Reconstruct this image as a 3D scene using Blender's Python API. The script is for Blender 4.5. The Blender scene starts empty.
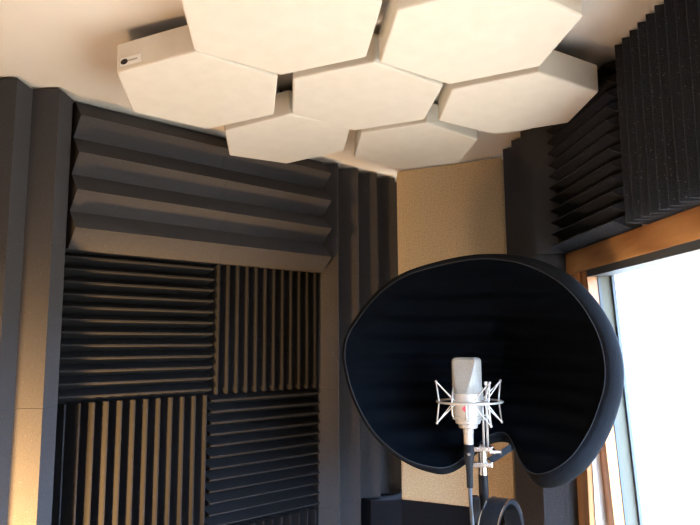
import bpy, bmesh, math, random
from mathutils import Vector, Matrix
random.seed(4)
S = bpy.context.scene
COL = S.collection
R = math.radians
EYE = 1.70                                    # camera height above the floor
def W(x, y, z): return Vector((x, y, z + EYE))

# ------------------------------------------------------------------ camera
cam = bpy.data.cameras.new('camera'); camo = bpy.data.objects.new('camera', cam); COL.objects.link(camo)
cam.sensor_width = 36; cam.lens = 640 / 700 * 36; cam.clip_start = .02
_p, _r = R(7.4), R(-.39)
_up = Vector((0, -math.sin(_p), math.cos(_p))); _fw = Vector((0, math.cos(_p), math.sin(_p)))
_x = Vector((1, 0, 0)); _c, _s = math.cos(_r), math.sin(_r)
_cr = _c * _x + _s * _up; _cu = -_s * _x + _c * _up
M = Matrix((_cr, _cu, -_fw)).transposed().to_4x4(); M.translation = W(0, 0, 0)
camo.matrix_world = M
S.camera = camo

# ------------------------------------------------------------------ light
S.view_settings.view_transform = 'Standard'; S.view_settings.look = 'None'
S.view_settings.exposure = 0.0; S.view_settings.gamma = 1.0; S.view_settings.use_curve_mapping = False
SKY = 52.0
world = bpy.data.worlds.new('world'); S.world = world; world.use_nodes = True
wn = world.node_tree; wn.nodes.clear()
o_ = wn.nodes.new('ShaderNodeOutputWorld'); bg = wn.nodes.new('ShaderNodeBackground')
tc = wn.nodes.new('ShaderNodeTexCoord'); sp = wn.nodes.new('ShaderNodeSeparateXYZ'); rp = wn.nodes.new('ShaderNodeValToRGB')
mr = wn.nodes.new('ShaderNodeMapRange'); mr.inputs['From Min'].default_value = -1; mr.inputs['From Max'].default_value = 1
wn.links.new(tc.outputs['Generated'], sp.inputs[0]); wn.links.new(sp.outputs['Z'], mr.inputs['Value'])
wn.links.new(mr.outputs['Result'], rp.inputs[0]); wn.links.new(rp.outputs[0], bg.inputs[0]); wn.links.new(bg.outputs[0], o_.inputs[0])
rp.color_ramp.elements[0].position = .50; rp.color_ramp.elements[0].color = (.165, .16, .15, 1)
rp.color_ramp.elements[1].position = .55; rp.color_ramp.elements[1].color = (.46, .66, 1.0, 1)
bg.inputs[1].default_value = SKY

def lamp(name, loc, power, col, size):
    l = bpy.data.lights.new(name, 'POINT'); l.energy = power; l.color = col; l.shadow_soft_size = size
    o = bpy.data.objects.new(name, l); COL.objects.link(o); o.location = loc; return o
lamp('added_warm_light', W(-.76, .58, -.80), 24.0, (1.0, .60, .28), .05)  # second warm light, added to keep the ceiling's left side warm
_sl = bpy.data.lights.new('desk_lamp_light', 'SPOT'); _sl.energy = 300; _sl.color = (1.0, .58, .21); _sl.spot_size = R(84); _sl.spot_blend = 1; _sl.shadow_soft_size = .04
_so = bpy.data.objects.new('desk_lamp_light', _sl); COL.objects.link(_so); _so.location = W(-.66, .84, -.58)
_so.rotation_euler = (W(-.69, 1.12, -.42) - W(-.66, .84, -.58)).to_track_quat('-Z', 'Y').to_euler()

# ------------------------------------------------------------------ materials
def mat(name, col, rough=.8, metal=0, noise=0, nscale=80, bump=0, bscale=200, speck=None, spec=.5, sheen=0):
    m = bpy.data.materials.new(name); m.use_nodes = True; n = m.node_tree; b = n.nodes['Principled BSDF']
    b.inputs['Base Color'].default_value = (*col, 1); b.inputs['Roughness'].default_value = rough
    b.inputs['Metallic'].default_value = metal; b.inputs['Specular IOR Level'].default_value = spec
    if sheen: b.inputs['Sheen Weight'].default_value = sheen
    t = n.nodes.new('ShaderNodeTexCoord')
    last = None
    if noise:
        nt = n.nodes.new('ShaderNodeTexNoise'); nt.inputs['Scale'].default_value = nscale; nt.inputs['Detail'].default_value = 5
        n.links.new(t.outputs['Object'], nt.inputs['Vector'])
        r = n.nodes.new('ShaderNodeValToRGB'); r.color_ramp.elements[0].position = .3; r.color_ramp.elements[1].position = .7
        r.color_ramp.elements[0].color = (*[c * (1 - noise) for c in col], 1)
        r.color_ramp.elements[1].color = (*[min(1, c * (1 + noise)) for c in col], 1)
        n.links.new(nt.outputs['Fac'], r.inputs[0]); last = r.outputs[0]
    if speck:
        v = n.nodes.new('ShaderNodeTexVoronoi'); v.inputs['Scale'].default_value = speck[0]
        n.links.new(t.outputs['Object'], v.inputs['Vector'])
        cp = n.nodes.new('ShaderNodeMath'); cp.operation = 'LESS_THAN'; cp.inputs[1].default_value = speck[1]
        n.links.new(v.outputs['Distance'], cp.inputs[0])
        sx = n.nodes.new('ShaderNodeSeparateColor'); n.links.new(v.outputs['Color'], sx.inputs[0])
        gt = n.nodes.new('ShaderNodeMath'); gt.operation = 'GREATER_THAN'; gt.inputs[1].default_value = speck[2]
        n.links.new(sx.outputs[0], gt.inputs[0])
        ml = n.nodes.new('ShaderNodeMath'); ml.operation = 'MULTIPLY'
        n.links.new(cp.outputs[0], ml.inputs[0]); n.links.new(gt.outputs[0], ml.inputs[1])
        mx = n.nodes.new('ShaderNodeMixRGB'); n.links.new(ml.outputs[0], mx.inputs[0])
        if last: n.links.new(last, mx.inputs[1])
        else: mx.inputs[1].default_value = (*col, 1)
        mx.inputs[2].default_value = (*[min(1, c * 3 + .04) for c in col], 1); last = mx.outputs[0]
    if last: n.links.new(last, b.inputs['Base Color'])
    if bump:
        nt = n.nodes.new('ShaderNodeTexNoise'); nt.inputs['Scale'].default_value = bscale; nt.inputs['Detail'].default_value = 3
        n.links.new(t.outputs['Object'], nt.inputs['Vector'])
        bp = n.nodes.new('ShaderNodeBump'); bp.inputs['Strength'].default_value = bump; bp.inputs['Distance'].default_value = .002
        n.links.new(nt.outputs['Fac'], bp.inputs['Height']); n.links.new(bp.outputs[0], b.inputs['Normal'])
    return m

def weave(name, c1, c2, sc, rough=.9, bump=.35, nsc=30):
    """cloth: crossed fine wave bands plus a slow mottling"""
    m = bpy.data.materials.new(name); m.use_nodes = True; n = m.node_tree; b = n.nodes['Principled BSDF']
    b.inputs['Roughness'].default_value = rough; b.inputs['Specular IOR Level'].default_value = .2
    t = n.nodes.new('ShaderNodeTexCoord'); ws = []
    for ax in ('X', 'Z'):
        w = n.nodes.new('ShaderNodeTexWave'); w.bands_direction = ax; w.inputs['Scale'].default_value = sc
        w.inputs['Distortion'].default_value = 2.5; w.inputs['Detail'].default_value = 3; w.inputs['Detail Scale'].default_value = 2
        n.links.new(t.outputs['Object'], w.inputs['Vector']); ws.append(w)
    a = n.nodes.new('ShaderNodeMath'); a.operation = 'MULTIPLY'
    n.links.new(ws[0].outputs['Fac'], a.inputs[0]); n.links.new(ws[1].outputs['Fac'], a.inputs[1])
    nt = n.nodes.new('ShaderNodeTexNoise'); nt.inputs['Scale'].default_value = nsc; nt.inputs['Detail'].default_value = 6
    n.links.new(t.outputs['Object'], nt.inputs['Vector'])
    av = n.nodes.new('ShaderNodeMath'); av.operation = 'ADD'; n.links.new(a.outputs[0], av.inputs[0]); n.links.new(nt.outputs['Fac'], av.inputs[1])
    r = n.nodes.new('ShaderNodeValToRGB'); r.color_ramp.elements[0].position = .2 if nsc > 100 else .3; r.color_ramp.elements[1].position = .8 if nsc > 100 else 1.0
    r.color_ramp.elements[0].color = (*c1, 1); r.color_ramp.elements[1].color = (*c2, 1)
    n.links.new(nt.outputs['Fac'] if nsc > 100 else av.outputs[0], r.inputs[0]); n.links.new(r.outputs[0], b.inputs['Base Color'])
    bp = n.nodes.new('ShaderNodeBump'); bp.inputs['Strength'].default_value = bump; bp.inputs['Distance'].default_value = .001
    n.links.new(a.outputs[0], bp.inputs['Height']); n.links.new(bp.outputs[0], b.inputs['Normal'])
    return m

def wood(name, c1, c2, axis, rough=.35):
    m = bpy.data.materials.new(name); m.use_nodes = True; n = m.node_tree; b = n.nodes['Principled BSDF']
    b.inputs['Roughness'].default_value = rough
    t = n.nodes.new('ShaderNodeTexCoord'); mp = n.nodes.new('ShaderNodeMapping'); n.links.new(t.outputs['Object'], mp.inputs[0])
    sc = [14, 14, 14]; sc[axis] = 2.2; mp.inputs['Scale'].default_value = sc
    nt = n.nodes.new('ShaderNodeTexNoise'); nt.inputs['Scale'].default_value = 1.6; nt.inputs['Detail'].default_value = 6; nt.inputs['Distortion'].default_value = 1.2
    n.links.new(mp.outputs[0], nt.inputs['Vector'])
    w = n.nodes.new('ShaderNodeTexWave'); w.inputs['Scale'].default_value = .8; w.inputs['Distortion'].default_value = 9; w.inputs['Detail'].default_value = 3
    n.links.new(mp.outputs[0], w.inputs['Vector'])
    a = n.nodes.new('ShaderNodeMath'); a.operation = 'MULTIPLY_ADD'; a.inputs[1].default_value = .35
    n.links.new(w.outputs['Fac'], a.inputs[0]); n.links.new(nt.outputs['Fac'], a.inputs[2])
    r = n.nodes.new('ShaderNodeValToRGB'); r.color_ramp.elements[0].position = .4; r.color_ramp.elements[1].position = .95
    r.color_ramp.elements[0].color = (*c1, 1); r.color_ramp.elements[1].color = (*c2, 1)
    n.links.new(a.outputs[0], r.inputs[0]); n.links.new(r.outputs[0], b.inputs['Base Color'])
    return m

M_wedge = mat('charcoal_foam', (.050, .047, .049), .95, noise=.12, nscale=300, bump=.5, bscale=500, speck=(260, .14, .95), spec=.15)
M_thin = mat('dark_foam', (.016, .0155, .017), .95, noise=.15, nscale=300, bump=.5, bscale=500, speck=(260, .14, .95), spec=.15)
M_blackfoam = mat('black_foam', (.024, .026, .032), .95, noise=.15, nscale=300, bump=.5, bscale=500, speck=(260, .24, .86), spec=.15)
M_cream = weave('cream_fabric', (.72, .66, .56), (.80, .74, .64), 260, bump=.15)
M_burlap = weave('tan_burlap', (.46, .33, .18), (.82, .62, .39), 75, bump=.8, nsc=260)
M_ceil = mat('ceiling_paint', (.80, .74, .65), .9, noise=.03, nscale=6, bump=.1, bscale=60)
M_wall = mat('wall_paint', (.55, .50, .43), .9, noise=.03, nscale=6)
M_floor = wood('floor_wood', (.16, .09, .05), (.28, .17, .09), 1)
M_oak = wood('honey_wood_z', (.30, .12, .035), (.60, .30, .11), 2)
M_oaky = wood('honey_wood_x', (.30, .12, .035), (.60, .30, .11), 0)
M_white = mat('white_paint', (.88, .88, .87), .9)
M_beige = mat('beige_vinyl', (.10, .095, .07), .8)
M_gasket = mat('dark_gasket', (.06, .07, .08), .6)
M_shell = mat('black_felt', (.004, .0052, .0075), .9, noise=.2, nscale=200, bump=.3, bscale=400, spec=.12)
M_lining = mat('black_lining', (.0012, .0022, .0040), .75, noise=.2, nscale=200, bump=.2, bscale=400, spec=.03)
M_pipe = mat('grey_piping', (.010, .013, .018), .7)
M_nickel = mat('satin_nickel', (.64, .60, .54), .42, metal=.6)
M_chrome = mat('chrome', (.80, .80, .80), .15, metal=1)
M_blackmetal = mat('black_metal', (.006, .006, .008), .45, spec=.15)
M_rubber = mat('black_rubber', (.010, .011, .014), .6, spec=.2)
M_cable = mat('grey_cable', (.05, .06, .075), .6)
M_red = mat('red_enamel', (.75, .08, .12), .4)
M_leather = mat('black_leather', (.005, .007, .010), .3, spec=.25, bump=.3, bscale=300)
M_ink = mat('black_ink', (.01, .01, .012), .5)
M_greyink = mat('grey_ink', (.35, .33, .30), .6)
M_label = mat('white_label', (.95, .94, .92), .5)
M_black = mat('matte_black', (.010, .010, .013), .95, bump=.3, bscale=300, spec=.1)
def grille():
    m = mat('grille_mesh', (.62, .58, .52), .6, metal=.25); n = m.node_tree; b = n.nodes['Principled BSDF']
    t = n.nodes.new('ShaderNodeTexCoord'); v = n.nodes.new('ShaderNodeTexVoronoi'); v.inputs['Scale'].default_value = 900
    n.links.new(t.outputs['Object'], v.inputs['Vector'])
    r = n.nodes.new('ShaderNodeValToRGB'); r.color_ramp.elements[0].position = .1; r.color_ramp.elements[1].position = .6
    r.color_ramp.elements[0].color = (.22, .21, .19, 1); r.color_ramp.elements[1].color = (.42, .40, .36, 1)
    n.links.new(v.outputs['Distance'], r.inputs[0]); n.links.new(r.outputs[0], b.inputs['Base Color'])
    bp = n.nodes.new('ShaderNodeBump'); bp.inputs['Strength'].default_value = .5; bp.inputs['Distance'].default_value = .0006
    n.links.new(v.outputs['Distance'], bp.inputs['Height']); n.links.new(bp.outputs[0], b.inputs['Normal'])
    return m
M_grille = grille()
def glassmat():
    m = bpy.data.materials.new('window_glass'); m.use_nodes = True; n = m.node_tree; n.nodes.clear()
    o = n.nodes.new('ShaderNodeOutputMaterial'); t = n.nodes.new('ShaderNodeBsdfTransparent'); g = n.nodes.new('ShaderNodeBsdfGlossy')
    g.inputs['Roughness'].default_value = .02; mx = n.nodes.new('ShaderNodeMixShader'); mx.inputs[0].default_value = .06
    t.inputs[0].default_value = (.95, .97, .97, 1)
    n.links.new(t.outputs[0], mx.inputs[1]); n.links.new(g.outputs[0], mx.inputs[2]); n.links.new(mx.outputs[0], o.inputs[0]); return m
M_glass = glassmat()

# ------------------------------------------------------------------ helpers
def obj(name, bm, m, parent=None, mw=None, smooth=False):
    me = bpy.data.meshes.new(name); bmesh.ops.recalc_face_normals(bm, faces=bm.faces)
    bm.to_mesh(me); bm.free()
    if smooth:
        for p in me.polygons: p.use_smooth = True
    me.materials.append(m)
    o = bpy.data.objects.new(name, me); COL.objects.link(o)
    if parent: o.parent = parent
    if mw is not None: o.matrix_local = mw
    return o
def empty(name, mw, label, cat, group=None):
    o = bpy.data.objects.new(name, None); COL.objects.link(o); o.empty_display_size = .05; o.matrix_world = mw
    tag(o, label, cat, group); return o
def tag(o, label=None, cat=None, group=None, kind=None):
    if label: o['label'] = label
    if cat: o['category'] = cat
    if group: o['group'] = group
    if kind: o['kind'] = kind
    return o
def struct(o): o['kind'] = 'structure'; return o
def prism(poly, h0, h1, bm=None, ax=2):
    """polygon (a,b) extruded along axis ax; a,b fill the two other axes in order"""
    bm = bm or bmesh.new()
    def P(a, b, h):
        v = [0, 0, 0]; o = [i for i in range(3) if i != ax]; v[o[0]] = a; v[o[1]] = b; v[ax] = h; return v
    lo = [bm.verts.new(P(a, b, h0)) for a, b in poly]; hi = [bm.verts.new(P(a, b, h1)) for a, b in poly]
    n = len(poly); bm.faces.new(lo); bm.faces.new(hi[::-1])
    for i in range(n): bm.faces.new((lo[i], hi[i], hi[(i + 1) % n], lo[(i + 1) % n]))
    return bm
def box(x0, x1, y0, y1, z0, z1, bm=None): return prism([(x0, y0), (x1, y0), (x1, y1), (x0, y1)], z0, z1, bm)
def bev(bm, w, seg=2):
    bmesh.ops.recalc_face_normals(bm, faces=bm.faces)
    bmesh.ops.bevel(bm, geom=list(bm.edges), offset=w, segments=seg, profile=.6, affect='EDGES', clamp_overlap=True); return bm
def tube(pts, rad, seg=10, bm=None, closed=False, cap=True):
    bm = bm or bmesh.new(); pts = [Vector(p) for p in pts]; n = len(pts)
    rad = rad if isinstance(rad, (list, tuple)) else [rad] * n
    rings = []; prev = None
    for i, p in enumerate(pts):
        if closed: t = pts[(i + 1) % n] - pts[i - 1]
        else: t = pts[min(i + 1, n - 1)] - pts[max(i - 1, 0)]
        t.normalize()
        if prev is None:
            a = Vector((0, 0, 1)) if abs(t.z) < .9 else Vector((1, 0, 0)); nx = t.cross(a).normalized()
        else: nx = (prev - t * prev.dot(t)).normalized()
        prev = nx; ny = t.cross(nx)
        rings.append([bm.verts.new(p + rad[i] * (math.cos(k * math.tau / seg) * nx + math.sin(k * math.tau / seg) * ny)) for k in range(seg)])
    m = n if closed else n - 1
    for i in range(m):
        a, b = rings[i], rings[(i + 1) % n]
        for k in range(seg): bm.faces.new((a[k], a[(k + 1) % seg], b[(k + 1) % seg], b[k]))
    if cap and not closed: bm.faces.new(rings[0]); bm.faces.new(rings[-1][::-1])
    return bm
def lathe(prof, seg=32, bm=None, c=(0, 0)):
    bm = bm or bmesh.new(); rings = []
    for r, z in prof: rings.append([bm.verts.new((c[0] + r * math.cos(k * math.tau / seg), c[1] + r * math.sin(k * math.tau / seg), z)) for k in range(seg)])
    for a, b in zip(rings, rings[1:]):
        for k in range(seg): bm.faces.new((a[k], a[(k + 1) % seg], b[(k + 1) % seg], b[k]))
    bm.faces.new(rings[0]); bm.faces.new(rings[-1][::-1]); return bm
def smoothpath(pts, k=6):
    pts = [Vector(p) for p in pts]; out = []
    for i in range(len(pts) - 1):
        p0 = pts[max(i - 1, 0)]; p1 = pts[i]; p2 = pts[i + 1]; p3 = pts[min(i + 2, len(pts) - 1)]
        for j in range(k):
            t = j / k; out.append(.5 * ((2 * p1) + (-p0 + p2) * t + (2 * p0 - 5 * p1 + 4 * p2 - p3) * t * t + (-p0 + 3 * p1 - 3 * p2 + p3) * t ** 3))
    out.append(pts[-1]); return out

# ------------------------------------------------------------------ the two walls' frames
# left wall: t along the wall (away from the camera), s out of the wall; right wall: r along, s out of the wall
AL = R(47.5); LT = Vector((math.sin(AL), math.cos(AL), 0)); LN = Vector((math.cos(AL), -math.sin(AL), 0)); LP = Vector((-.561, 1.276, EYE))
AR = R(-3.5); RT = Vector((math.sin(AR), math.cos(AR), 0)); RN = Vector((-math.cos(AR), math.sin(AR), 0)); RP = Vector((.451, 1.035, EYE))
def L(t, s, z=0): return LP + LT * t + LN * s + Vector((0, 0, z))
def Q(r, s, z=0): return RP + RT * r + RN * s + Vector((0, 0, z))
def frameL(t, s, z): m = Matrix((LT, LN * -1, Vector((0, 0, 1)))).transposed().to_4x4(); m.translation = L(t, s, z); return m   # local x along wall, -y out
def frameR(r, s, z): m = Matrix((RT * -1, RN * -1, Vector((0, 0, 1)))).transposed().to_4x4(); m.translation = Q(r, s, z); return m
BASE = -.05
CEIL = .505
def isect(p, d, q, e):
    k = ((q.x - p.x) * e.y - (q.y - p.y) * e.x) / (d.x * e.y - d.y * e.x); return p + d * k
CORN = isect(L(0, BASE), LT, Q(0, BASE), RT)
LB = L(-2.0, BASE); RB = Q(-2.9, BASE)
A_ = Vector((LB.x, LB.y, 0)); B_ = Vector((LB.x, RB.y, 0)); C_ = Vector((RB.x, RB.y, 0)); D_ = Vector((CORN.x, CORN.y, 0))

# ------------------------------------------------------------------ room shell
def slab(a, b, nrm, th, z0, z1):
    return prism([(a.x, a.y), (b.x, b.y), (b.x + nrm.x * th, b.y + nrm.y * th), (a.x + nrm.x * th, a.y + nrm.y * th)], z0, z1)
HT = EYE + CEIL
poly = [(v.x, v.y) for v in (A_, B_, C_, D_)]
def grow(k): return [(A_.x - k, A_.y + k * .5), (B_.x - k, B_.y - k), (C_.x + k, C_.y - k), (D_.x + k, D_.y + 1.6 * k)]
struct(obj('floor', prism(grow(.16), -.1, 0), M_floor))
struct(obj('ceiling', prism(grow(.16), HT, HT + .1), M_ceil))
struct(obj('wall_left', slab(A_ - LT * .1, D_ + LT * .12, LN * -1, .12, 0, HT), M_wall))
struct(obj('wall_side', slab(B_, A_, Vector((-1, 0, 0)), .12, 0, HT), M_wall))
struct(obj('wall_near', slab(B_ + Vector((-.1, 0, 0)), C_ + Vector((.14, 0, 0)), Vector((0, -1, 0)), .12, 0, HT), M_wall))
# right wall with its window opening (local x toward the camera, y outward)
WF, WN, WTOP, WBOT = .290, -1.10, .170, -.78       # opening: far end, near end (r), top, bottom (z)
fr = frameR(0, BASE, 0)
TH = .13
bm = box(-.95, -WF, 0, TH, -EYE, CEIL); box(-WN, 3.0, 0, TH, -EYE, CEIL, bm)
box(-WF, -WN, 0, TH, WTOP, CEIL, bm); box(-WF, -WN, 0, TH, -EYE, WBOT, bm)
struct(obj('wall_right', bm, M_wall, mw=fr))
# casing, jamb liner and reveal: the fixed window surround
win = bpy.data.objects.new('window_1', None); COL.objects.link(win); win.matrix_world = frameR(0, BASE, 0); struct(win)
CW = .055
def casing(x0, x1, z0, z1, m, nm):
    return obj(nm, bev(box(x0, x1, -.011, 0, z0, z1), .002), m, win)
casing(-WF - CW, -WN + CW, .148, .195, M_oaky, 'head_casing')
casing(-WF - CW, -WF, WBOT - .0, .1478, M_oak, 'side_casing')
casing(-WN, -WN + CW, WBOT, .1478, M_oak, 'side_casing')
obj('window_sill', bev(box(-WF - CW - .02, -WN + CW + .02, -.06, .01, WBOT - .03, WBOT), .004), M_oaky, win)
bm = box(-WF, -WF + .004, .0, TH - .002, WBOT, WTOP); box(-WN - .004, -WN, 0, TH - .002, WBOT, WTOP, bm)
box(-WF, -WN, 0, TH - .002, WTOP - .004, WTOP, bm); box(-WF, -WN, 0, TH - .002, WBOT, WBOT + .004, bm)
obj('jamb_liner', bm, M_white, win)
# top-hung sash, swung out a little at the bottom
sash = bpy.data.objects.new('sash', None); COL.objects.link(sash); sash.parent = win
sash.matrix_local = Matrix.Translation((0, -.008, .163)) @ Matrix.Rotation(R(3.3), 4, 'X')
SX0, SX1, SZ0, SZ1 = -WF + .006, -WN - .006, -.92, .0
def ring(y0, y1, wd, tp, m, nm, inset=0):
    x0, x1, z0, z1 = SX0 + inset, SX1 - inset, SZ0 + inset, SZ1 - inset
    b = box(x0, x0 + wd, y0, y1, z0, z1); box(x1 - wd, x1, y0, y1, z0, z1, b)
    box(x0 + wd, x1 - wd, y0, y1, z0, z0 + wd, b)
    return obj(nm, b, m, sash)
ring(0, .020, .034, .022, M_oak, 'wood_frame')
ring(.0205, .026, .036, .024, M_gasket, 'seal')
ring(.0265, .047, .034, .023, M_beige, 'vinyl_frame')
ring(.0475, .054, .040, .027, M_gasket, 'glazing_bead')
obj('top_rail', box(SX0 + .0345, SX1 - .0345, 0, .054, -.029, 0), M_gasket, sash)
obj('pane', box(SX0 + .038, SX1 - .038, .049, .053, SZ0 + .038, SZ1 - .025), M_glass, sash)

# ------------------------------------------------------------------ acoustic foam
def wedge_mesh(width, height, n, peak, valley, vertical=True, tip=.0):
    """sawtooth-faced foam sheet, back at y=0, ridges toward -y; width along x, height along z, origin at the low left corner"""
    span = width if vertical else height; pit = span / n; prof = [(0, 0), (0, -valley)]
    for i in range(n):
        c = (i + .5) * pit
        if tip: prof += [(c - tip / 2, -peak), (c + tip / 2, -peak)]
        else: prof += [(c, -peak)]
        prof += [((i + 1) * pit, -valley)]
    prof += [(span, 0)]
    if vertical: bm = prism(prof, 0, height, ax=2)
    else:
        bm = bmesh.new(); lo = [bm.verts.new((0, b, a)) for a, b in prof]; hi = [bm.verts.new((width, b, a)) for a, b in prof]
        bm.faces.new(lo); bm.faces.new(hi[::-1]); k = len(prof)
        for i in range(k): bm.faces.new((lo[i], hi[i], hi[(i + 1) % k], lo[(i + 1) % k]))
    return bm
ZR = [.5, .195, -.11, -.415, -.72]
G = .0003
def foam(name, frame, a0, a1, row, n, peak, valley, vert, m, label, group, tip=0.):
    z1, z0 = ZR[row], ZR[row + 1]
    o = obj(name, wedge_mesh(a1 - a0 - 2 * G, z1 - z0 - 2 * G, n, peak, valley, vert, tip), m, mw=frame(a0, a1, z0))
    tag(o, label, 'acoustic foam', group); return o
fL = lambda a0, a1, z0: frameL(a0 + G, BASE + .0005, z0 + G)
fR = lambda a0, a1, z0: frameR(a1 - G, BASE + .0005, z0 + G)
g1 = 'wide-wedge foam with upright ridges left of the fine-ribbed tiles'
for row, ps in ((0, 'topmost, touching the ceiling at the far left edge'), (1, 'second down from the ceiling, at the far left edge'), (2, 'lowest and most golden lit, in the bottom left corner')):
    foam('wedge_foam_tile', fL, -.3245, -.0195, row, 4, .110, .072, True, M_wedge, 'charcoal wide-ridged foam, ' + ps, g1)
g2 = 'wide-wedge foam with level ridges under the ceiling'
foam('wedge_foam_tile', fL, -.012, .328, 0, 4, .100, .062, False, M_wedge, 'wide-ridged foam panel with level ridges under the ceiling, left of its pair', g2)
foam('wedge_foam_tile', fL, .328, .650, 0, 4, .100, .062, False, M_wedge, 'wide-ridged foam panel with level ridges under the ceiling, right of its pair', g2)
g3 = 'fine-ribbed foam tiles in a checkered block'
for c, (a0, a1) in enumerate(((-.012, .328), (.328, .650))):
    for row in (1, 2, 3):
        vert = (c + row) % 2 == 0
        if row == 3 and c == 0: continue
        lab = {(0, 1): 'dark fine-ribbed foam tile with level ribs, upper left of the checkered block', (1, 1): 'dark fine-ribbed foam tile with upright ribs, upper right of the checkered block',
               (0, 2): 'dark fine-ribbed foam tile with upright ribs lit warm brown, lower left of the block', (1, 2): 'dark fine-ribbed foam tile with level ribs lit bluish, below the upright-ribbed one',
               (1, 3): 'dark foam tile with upright ribs, just its top showing at the bottom edge'}[(c, row)]
        foam('acoustic_foam_tile', fL, a0, a1, row, 12, .050, .008, vert, M_thin, lab, g3, tip=.003)
g4 = 'wide-wedge foam with upright ridges between the ribbed tiles and the burlap board'
rw = ['topmost, under the ceiling', 'second down from the ceiling', 'third down from the ceiling', 'at the bottom edge of the photo']
for row in range(4): foam('acoustic_foam_strip', fL, .652, .804, row, 2, .079, .041, True, M_wedge, 'two-ridge grey foam strip beside the fine-ribbed tiles, ' + rw[row], g4)
for row in range(3): foam('acoustic_foam_strip', fL, .804, 1.032, row, 3, .079, .041, True, M_wedge, 'grey foam strip just left of the burlap board, ' + rw[row], g4)
g5 = 'wide-wedge foam with upright ridges right of the burlap board'
for row in range(4): foam('acoustic_foam_strip', fR, .322 if row == 0 else .3465, .602, row, 4, .070, .032, True, M_wedge, 'dark four-ridge foam strip between burlap board and window, ' + rw[row], g5)
g6 = 'fine-ribbed foam tiles above the window'
foam('acoustic_foam_tile', fR, .036, .318, 0, 12, .050, .020, False, M_blackfoam, 'black fine-ribbed foam tile with level ribs above the window corner', g6, tip=.002)
foam('acoustic_foam_tile', fR, -.302, .002, 0, 12, .052, .024, True, M_blackfoam, 'black speckled foam tile with upright ribs above the window at the right edge', g6, tip=.002)

# ------------------------------------------------------------------ ceiling hexagons
HR, HTH = .145, .050
hexes = [('A', -.251, 1.047, .159, .046, -.064, -.005, 'cream hexagonal ceiling baffle with a small maker label on its side, leftmost'),
 ('D', .026, 1.088, .104, -.014, -.039, .0, 'cream hexagonal ceiling baffle in the middle of the seven'),
 ('E', -.129, 1.300, .118, .072, -.03, -.005, 'cream hexagonal ceiling baffle in front of the level-ridged foam, lower left of the middle one'),
 ('B', -.090, .817, .115, .008, -.019, -.005, 'large cream hexagonal ceiling baffle cut by the top edge, left of its pair'),
 ('C', .179, .858, .106, .019, -.024, -.004, 'large cream hexagonal ceiling baffle cut by the top edge, right of its pair'),
 ('G', .298, 1.112, .017, -.016, -.014, -.005, 'cream hexagonal ceiling baffle nearest the black foam above the window, rightmost'),
 ('F', .143, 1.385, .093, -.03, -.055, .005, 'cream hexagonal ceiling baffle nearest the burlap board, lowest in the photo')]
for k, cx, cy, th, tx, ty, dz, lab in hexes:
    z0 = .43 + dz
    nrm = Vector((-tx, -ty, 1)).normalized(); ax = Vector((math.cos(th), math.sin(th), 0)); ax = (ax - nrm * ax.dot(nrm)).normalized(); ay = nrm.cross(ax)
    mw = Matrix((ax, ay, nrm)).transposed().to_4x4(); mw.translation = W(cx, cy, z0)
    e = empty('ceiling_baffle', mw, lab, 'acoustic panel', 'hexagonal baffles hung under the ceiling')
    ptsx = [(HR * math.cos(math.pi / 6 + i * math.pi / 3), HR * math.sin(math.pi / 6 + i * math.pi / 3)) for i in range(6)]
    obj('padded_panel', bev(prism(ptsx, 0, HTH), .004, 3), M_cream, e)
    obj('backing_board', prism([(a * .93, b * .93) for a, b in ptsx], HTH, HTH + .004), M_blackmetal, e)
    for i in range(3):
        a = i * math.tau / 3 + .4; x, y = .08 * math.cos(a), .08 * math.sin(a)
        top = (CEIL - z0 - tx * x - ty * y) * .995 + .004
        obj('standoff', lathe([(.004, HTH + .003), (.004, top)], 10, None, (x, y)), M_blackmetal, e)
    if k == 'A':
        # label on the side that faces the camera: side between the corners seen at the left
        p0 = Vector((*ptsx[2], 0)); p1 = Vector((*ptsx[3], 0))
        cand = [(i, (Vector((*ptsx[i], 0)) + Vector((*ptsx[(i + 1) % 6], 0))) / 2) for i in range(6)]
        i = 3
        a = Vector((*ptsx[i], 0)); b = Vector((*ptsx[(i + 1) % 6], 0)); d = (b - a).normalized(); nn = Vector((d.y, -d.x, 0))
        if nn.dot((a + b) / 2) < 0: nn = -nn
        lm = Matrix((d, nn.cross(d) * 1, nn)).transposed().to_4x4()
        if lm.to_3x3().col[1].z < 0: lm = Matrix((d, Vector((0, 0, 1)), d.cross(Vector((0, 0, 1))))).transposed().to_4x4()
        lm.translation = a + d * .022 + Vector((0, 0, .015)) + nn * .0006
        lb = obj('maker_label', box(-.014, .026, -.0068, .0068, 0, .0006), M_label, e, mw=lm)
        bm = lathe([(1, .0007), (1, .0011)], 24); bmesh.ops.scale(bm, vec=(.0068, .0046, 1), verts=bm.verts)
        bmesh.ops.translate(bm, vec=(-.0065, 0, 0), verts=bm.verts)
        obj('emblem', bm, M_ink, lb)
        bm = bmesh.new(); x = .0015
        for wd in (.0022, .0016, .0022, .0013, .002, .0018, .0022, .0015):
            box(x, x + wd * .8, -.0012, .0014, .0007, .0010, bm); x += wd + .0003
        obj('lettering', bm, M_greyink, lb)
# dark cable runs along the ceiling above the baffles
for pts, lab in (([(-.20, 1.20, .497), (-.123, 1.217, .492), (-.05, 1.235, .497)], 'short black cable on the ceiling in the gap left of the middle baffle'),
                 ([(-.01, .955, .497), (.048, .985, .492), (.10, .99, .497)], 'short black cable on the ceiling in the gap above the middle baffle')):
    o = obj('ceiling_cable', tube(smoothpath([W(*p) for p in pts]), .0035, 8), M_rubber, smooth=True)
    tag(o, lab, 'cable', 'cables on the ceiling above the baffles')

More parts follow.
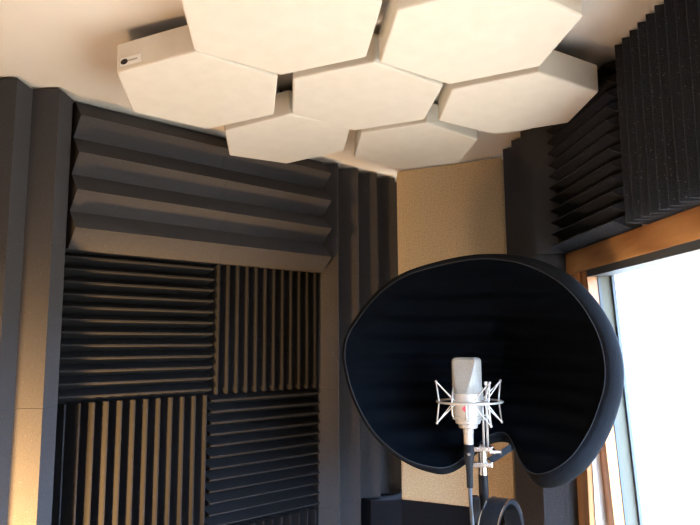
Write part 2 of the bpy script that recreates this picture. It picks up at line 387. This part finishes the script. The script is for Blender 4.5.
# ------------------------------------------------------------------ burlap board and black block across the corner
bl = Vector((.135, 1.805, 0)); br = Vector((.408, 1.665, 0)); bd = (br - bl).normalized(); bk = Vector((-bd.y, bd.x, 0))
mw = Matrix((bd, bk, Vector((0, 0, 1)))).transposed().to_4x4(); mw.translation = W(bl.x, bl.y, -.4155)
bw = (br - bl).length
o = obj('fabric_board', bev(box(0, bw, 0, .045, 0, .914), .006, 3), M_burlap, mw=mw)
tag(o, 'tall tan burlap-covered board standing across the corner behind the vocal shield', 'acoustic panel')
pa, pb = L(.806, BASE + .001), L(.806, .028); pe = Q(.601, BASE + .001); pd = Q(.604, .01)
cc = CORN - Vector((0, .02, 0))
o = obj('corner_block', prism([(pa.x, pa.y), (pb.x, pb.y), (bl.x, bl.y + .0), (br.x, br.y), (pd.x + .0, pd.y + .006), (pe.x, pe.y + .006), (cc.x, cc.y)], 0, EYE - .4162), M_black)  # plain black block filling the dark area below the board
tag(o, 'plain black block in the corner, its top edge under the burlap board', 'bass trap')

# ------------------------------------------------------------------ vocal shield
SC = Vector((.233, 1.235, -.055 + EYE)); SU = Vector((.865, -.502, 0)).normalized(); SB = Vector((-SU.y, SU.x, 0))
tab = [(-180, 0.281), (-171, 0.275), (-152, 0.259), (-134, 0.24), (-118.4, 0.222), (-111, 0.212), (-106, 0.196), (-101, 0.167), (-96, 0.15), (-90, 0.142), (-82, 0.141), (-76, 0.149), (-71.5, 0.167), (-67.5, 0.196), (-62.5, 0.222), (-56, 0.238), (-42, 0.251), (-27, 0.254), (-14, 0.257), (-3, 0.263), (12, 0.266), (26, 0.264), (42, 0.259), (58, 0.247), (81, 0.231), (106, 0.231), (133, 0.254), (154, 0.273), (164, 0.283), (172, 0.285), (180, 0.281)]
def RR(a):
    a = (a + 180) % 360 - 180; n = len(tab)
    for i in range(n - 1):
        if tab[i][0] <= a <= tab[i + 1][0]:
            x0, y0 = tab[i]; x1, y1 = tab[i + 1]; t = (a - x0) / (x1 - x0)
            ym = tab[i - 1] if i > 0 else (tab[-2][0] - 360, tab[-2][1]); yp = tab[i + 2] if i + 2 < n else (tab[1][0] + 360, tab[1][1])
            m0 = (y1 - ym[1]) / (x1 - ym[0]); m1 = (yp[1] - y0) / (yp[0] - x0); h = x1 - x0
            return (2*t**3 - 3*t*t + 1) * y0 + (t**3 - 2*t*t + t) * h * m0 + (-2*t**3 + 3*t*t) * y1 + (t**3 - t*t) * h * m1
DEP = .20
def surf(u, v):
    return Vector((u, DEP * (1 - (u / .278) ** 2 - (v / .232) ** 2), v))
def snorm(u, v):
    return Vector((2 * DEP * u / .278 ** 2, 1, 2 * DEP * v / .232 ** 2)).normalized()
mw = Matrix((SU, SB, Vector((0, 0, 1)))).transposed().to_4x4(); mw.translation = SC
sh = empty('vocal_shield', mw, 'large black kidney-shaped foam vocal shield curved around the microphone', 'microphone shield')
NA, NR = 180, 30
def TKF(u, v):
    a = math.degrees(math.atan2(v, u)); d = abs((a + 25 + 180) % 360 - 180)
    return .011 + .025 * max(0, math.cos(R(min(90, d * .85)))) 
def uv(i, s):
    a = -180 + 360 * i / NA; r = RR(a) * s; return r * math.cos(R(a)), r * math.sin(R(a))
bm = bmesh.new()
def rng(f): return [bm.verts.new(f(i)) for i in range(NA)]
rows = []
for k in range(1, NR + 1):
    s = k / NR
    rows.append(rng(lambda i: surf(*uv(i, s))))
cen = bm.verts.new(surf(0, 0))
for j in range(9):                                 # rounded rim
    q = (j + 1) / 10
    def f(i, q=q):
        u, v = uv(i, 1); a = math.atan2(v, u)
        base = surf(u, v) - snorm(u, v) * TKF(u, v) * q
        fw = Vector((math.cos(a), 0, math.sin(a))); n = snorm(u, v); tt = (fw - n * fw.dot(n)).normalized()
        return base + tt * .28 * TKF(u, v) * math.sqrt(max(0, 1 - (2 * q - 1) ** 2))
    rows.append(rng(f))
rows.append(rng(lambda i: surf(*uv(i, 1)) - snorm(*uv(i, 1)) * TKF(*uv(i, 1))))
for i in range(NA): bm.faces.new((cen, rows[0][i], rows[0][(i + 1) % NA]))
for a, b in zip(rows, rows[1:]):
    for i in range(NA): bm.faces.new((a[i], b[i], b[(i + 1) % NA], a[(i + 1) % NA]))
obj('foam_shell', bm, M_shell, sh, smooth=True)
bm = bmesh.new(); rows = []
def inn(u, v, s):
    fade = min(1, (1 - s) * 8)
    return surf(u, v) - snorm(u, v) * (TKF(u, v) * (1 if s > .3 else s / .3) + (.02 * (1 - s / .3) if s < .3 else 0) - .001 + fade * .0045 * (1 + math.cos(math.tau * v / .044)))
for k in range(1, 61):
    s = k / 60; rows.append([bm.verts.new(inn(*uv(i, s), s)) for i in range(NA)])
cen = bm.verts.new(inn(0, 0, 0))
for i in range(NA): bm.faces.new((cen, rows[0][i], rows[0][(i + 1) % NA]))
for a, b in zip(rows, rows[1:]):
    for i in range(NA): bm.faces.new((a[i], b[i], b[(i + 1) % NA], a[(i + 1) % NA]))
obj('ribbed_lining', bm, M_lining, sh, smooth=True)
obj('piping', tube([surf(*uv(i, 1)) - snorm(*uv(i, 1)) * (TKF(*uv(i, 1)) + .0001) for i in range(NA)], .0009, 8, closed=True), M_pipe, sh, smooth=True)
# bracket arm from the stand clamp to the shield
inv = mw.inverted()
pt = [W(.266, 1.322, -.236), W(.30, 1.35, -.226), W(.335, 1.375, -.212), W(.346, 1.39, -.196), W(.340, 1.40, -.172), W(.318, 1.40, -.166)]
bm = bmesh.new()
for a, b in zip(pt, pt[1:]):
    a, b = inv @ a, inv @ b; d = (b - a).normalized(); up = Vector((0, 1, 0)); sd = d.cross(up).normalized() * .0065; up = up * .006
    c = [bm.verts.new(p + x + y) for p in (a - d * .003, b + d * .003) for x, y in ((sd, up), (-sd, up), (-sd, -up), (sd, -up))]
    bm.faces.new(c[:4]); bm.faces.new(c[4:][::-1])
    for i in range(4): bm.faces.new((c[i], c[4 + i], c[4 + (i + 1) % 4], c[(i + 1) % 4]))
obj('bracket_arm', bm, M_blackmetal, sh)
bm = tube([inv @ W(.283, 1.318, -.212), inv @ W(.283, 1.345, -.212)], .0065, 12)
kb = obj('clamp_knob', bm, M_chrome, sh, smooth=True)

# ------------------------------------------------------------------ microphone
MX, MY = .2285, 1.28
mm = Matrix.Translation(W(MX, MY, -.165)) @ Matrix.Rotation(R(-32), 4, 'Z')
mic = empty('condenser_microphone', mm, 'satin nickel large-diaphragm condenser microphone with wire mesh head', 'microphone')
def headring(bm, r, z, d):
    out = []
    for k in range(64):
        a = k * math.tau / 64; x, y = r * math.cos(a), r * math.sin(a); y = max(-d, min(d, y)); out.append(bm.verts.new((x, y, z)))
    return out
def loft(bm, rings, caps=True):
    for a, b in zip(rings, rings[1:]):
        n = len(a)
        for k in range(n): bm.faces.new((a[k], a[(k + 1) % n], b[(k + 1) % n], b[k]))
    if caps: bm.faces.new(rings[0]); bm.faces.new(rings[-1][::-1])
    return bm
bm = bmesh.new(); rr = []
for i in range(13):
    z = .071 + .062 * i / 12; rr.append(headring(bm, .0287, z, .0287 - .0125 * i / 12))
for dr, z in ((.0006, .1355), (.002, .1378), (.0045, .1395), (.009, .1405)): rr.append(headring(bm, .0287 - dr, z, .0172 - dr))
loft(bm, rr); obj('mesh_grille', bm, M_grille, mic, smooth=False)
obj('grille_rim', tube([(.0290 * math.cos(k * math.tau / 48), .0290 * math.sin(k * math.tau / 48), .0705) for k in range(48)], .0012, 8, closed=True), M_nickel, mic, smooth=True)
bd_ = obj('body', lathe([(.0275, .0285), (.0287, .030), (.0287, .0695), (.028, .070)], 64), M_nickel, mic, smooth=False)
# small red rhombus badge with a pale bar on the body front
a0 = R(-112 + 32); bm = bmesh.new(); N = 9; rows = []
for i in range(N):
    x = -1 + 2 * i / (N - 1); hh = (1 - abs(x)) * .0058
    a = a0 + x * .0052 / .0287
    rows.append([bm.verts.new((.0290 * math.cos(a), .0290 * math.sin(a), .043 + s_ * hh)) for s_ in (-1, 1)])
for a, b in zip(rows, rows[1:]):
    try: bm.faces.new((a[0], b[0], b[1], a[1]))
    except ValueError: pass
obj('badge', bm, M_red, mic)
obj('collar', lathe([(.022, .0125), (.0243, .014), (.0243, .0235), (.0275, .025), (.0275, .0282)], 48), M_nickel, mic)
obj('lower_collar', lathe([(.0165, .004), (.0185, .006), (.0185, .0125)], 48), M_nickel, mic)
obj('stem', lathe([(.0085, -.027), (.0095, -.026), (.0095, -.006), (.0102, -.005), (.0102, .004)], 32), M_nickel, mic)

# ------------------------------------------------------------------ microphone cable
cb = empty('microphone_cable', Matrix.Translation(W(MX, MY, -.192)), 'grey microphone cable hanging from a black plug below the microphone', 'cable')
obj('plug', lathe([(.006, -.081), (.0062, -.075), (.0068, -.045), (.0088, -.030), (.0098, -.024), (.0098, 0)], 32), M_rubber, cb, smooth=True)
obj('plug_button', lathe([(.0001, 0), (.003, 0), (.003, .0008), (.0001, .0008)], 16), M_chrome, cb, mw=Matrix.Translation((-.002, -.0098, -.017)) @ Matrix.Rotation(R(90), 4, 'X'))
obj('cord', tube(smoothpath([(0, 0, -.079), (.0005, 0, -.11), (.003, .001, -.15), (.006, .004, -.20), (.004, .012, -.30), (.0, .03, -.6), (-.01, .02, -1.0), (.02, -.04, -1.40), (.10, -.12, -1.497), (.25, -.14, -1.5035), (.45, -.02, -1.5035)]), .0037, 10), M_cable, cb, smooth=True)

# ------------------------------------------------------------------ stand with shock mount
SXX, SYY = .261, 1.312
st = empty('microphone_stand', Matrix.Translation(W(SXX, SYY, -EYE)), 'straight microphone stand with chrome clamp and black pole below', 'microphone stand')
zf = lambda z: z + EYE
obj('chrome_tube', lathe([(.0085, zf(-.256)), (.0085, zf(-.196))], 24), M_chrome, st, smooth=False)
obj('pole', lathe([(.0095, zf(-.60)), (.0095, zf(-.2555))], 24), M_blackmetal, st)
obj('lower_pole', lathe([(.0125, .03), (.0125, zf(-.595)), (.016, zf(-.594)), (.016, zf(-.56)), (.011, zf(-.555))], 24), M_blackmetal, st)
obj('base', lathe([(.125, 0), (.125, .008), (.12, .014), (.03, .024), (.02, .034)], 48), M_blackmetal, st)
obj('tube_clamp', bev(box(-.024, -.0095, -.012, .012, zf(-.345), zf(-.296)), .002), M_blackmetal, st)
# ------- shock mount
smt = empty('shock_mount', Matrix.Translation(W(MX + .004, MY, -.110)), 'silver wire spider shock mount around the microphone body', 'shock mount')
RO = .0635
obj('outer_ring', tube([(RO * math.cos(k * math.tau / 72), RO * math.sin(k * math.tau / 72), 0) for k in range(72)], .0021, 8, closed=True), M_nickel, smt, smooth=True)
tips = []
for a in (180, 8, -64, 97):
    c, s = math.cos(R(a)), math.sin(R(a)); r1 = RO + .0012
    up = Vector((r1 * c, r1 * s, .039)); dn = Vector((r1 * c, r1 * s, -.041)); mid = Vector(((RO - .004) * c, (RO - .004) * s, 0))
    po = obj('post', tube([up, mid, dn], .0015, 8), M_nickel, smt, smooth=True)
    for p in (up, dn):
        bm = bmesh.new(); bmesh.ops.create_icosphere(bm, subdivisions=2, radius=.0026, matrix=Matrix.Translation(p))
        obj('post_tip', bm, M_nickel, po, smooth=True)
    ir = .0335
    for da in (-24, 24):
        q = Vector((ir * math.cos(R(a + da)), ir * math.sin(R(a + da)), 0))
        for p in (up, dn): obj('elastic_cord', tube([p, q + Vector((0, 0, .002 if p is up else -.004))], .0011, 6), M_white, smt)
ic = .034
obj('basket_ring', tube([(ic * math.cos(k * math.tau / 48), ic * math.sin(k * math.tau / 48), -.001) for k in range(48)], .0017, 8, closed=True), M_nickel, smt, smooth=True)
obj('basket_ring', tube([(.0285 * math.cos(k * math.tau / 48) - .004, .0285 * math.sin(k * math.tau / 48), -.0325) for k in range(48)], .0016, 8, closed=True), M_nickel, smt, smooth=True)
for a in (200, 250, 20, 110):
    c, s = math.cos(R(a)), math.sin(R(a))
    obj('basket_wire', tube([((ic + .001) * c, (ic + .001) * s, .028 if a == 200 else .0), ((ic + .006) * c, (ic + .006) * s, -.006), ((ic + .004) * c, (ic + .004) * s, -.026), (.0285 * c - .004, .0285 * s, -.0325)], .0015, 8), M_nickel, smt, smooth=True)
# support arm down to the stand
arx, ary = .2665 - (MX + .004), 1.312 - MY - .012
obj('support_rod', tube([(arx + .003, ary, .034), (arx + .003, ary, -.092)], .0026, 10), M_nickel, smt, smooth=True)
obj('support_rod', tube([(arx - .0045, ary, .026), (arx - .0045, ary, -.092)], .0024, 10), M_nickel, smt, smooth=True)
obj('rod_nut', lathe([(.0045, .030), (.0045, .037)], 6, None, (arx + .003, ary)), M_nickel, smt)
cxx = -.012
bm = bev(box(-.010, .046, ary - .009, ary + .021, -.0985, -.0885), .002); obj('upper_clamp_plate', bm, M_chrome, smt)
bm = bev(box(-.006, .044, ary - .009, ary + .021, -.1285, -.1185), .002); obj('lower_clamp_plate', bm, M_chrome, smt)
obj('wing_screw', tube([(.040, ary, -.1), (.062, ary + .002, -.1), (.063, ary + .002, -.1)], [.003, .0028, .006], 12), M_nickel, smt)

# ------------------------------------------------------------------ headphones hanging from the stand
hd = Vector((.56, .83, 0)).normalized()
hm = Matrix((hd, Vector((-hd.y, hd.x, 0)), Vector((0, 0, 1)))).transposed().to_4x4(); hm.translation = W(.283, 1.268, -.375)
hp = empty('headphones', hm, 'black headphones with a silver-edged headband hanging in front of the stand pole', 'headphones')
def band(r, th, w, y0, a0, a1, n=48, rz=1.08):
    bm = bmesh.new(); rows = []
    for i in range(n + 1):
        a = R(a0 + (a1 - a0) * i / n); c, s = math.cos(a), math.sin(a)
        rows.append([bm.verts.new((k * c, y, k * s * rz)) for k, y in ((r, y0), (r, y0 + w), (r - th, y0 + w), (r - th, y0))])
    return loft(bm, rows)
HRD = .078
obj('headband', bev(band(HRD, .009, .036, -.018, -8, 188), .0015), M_leather, hp, smooth=True)
for y in (-.0192, .0176): obj('chrome_trim', band(HRD + .0008, .0022, .0016, y, -8, 188), M_chrome, hp)
for sx in (-1, 1):
    cup = obj('ear_cup', lathe([(.024, 0), (.038, .004), (.040, .012), (.036, .020), (.020, .022)], 40), M_leather, hp,
              mw=Matrix.Translation((sx * (HRD + .012), 0, -.055)) @ Matrix.Rotation(R(-90 * sx), 4, 'Y'), smooth=True)
    obj('ear_pad', tube([(.029 * math.cos(k * math.tau / 32), .029 * math.sin(k * math.tau / 32), 0) for k in range(32)], .010, 12, closed=True), M_rubber, cup, smooth=True)
    obj('yoke', tube([(sx * (HRD - .004), 0, .0), (sx * (HRD + .026), 0, -.025), (sx * (HRD + .030), 0, -.055)], .003, 8), M_chrome, hp, smooth=True)
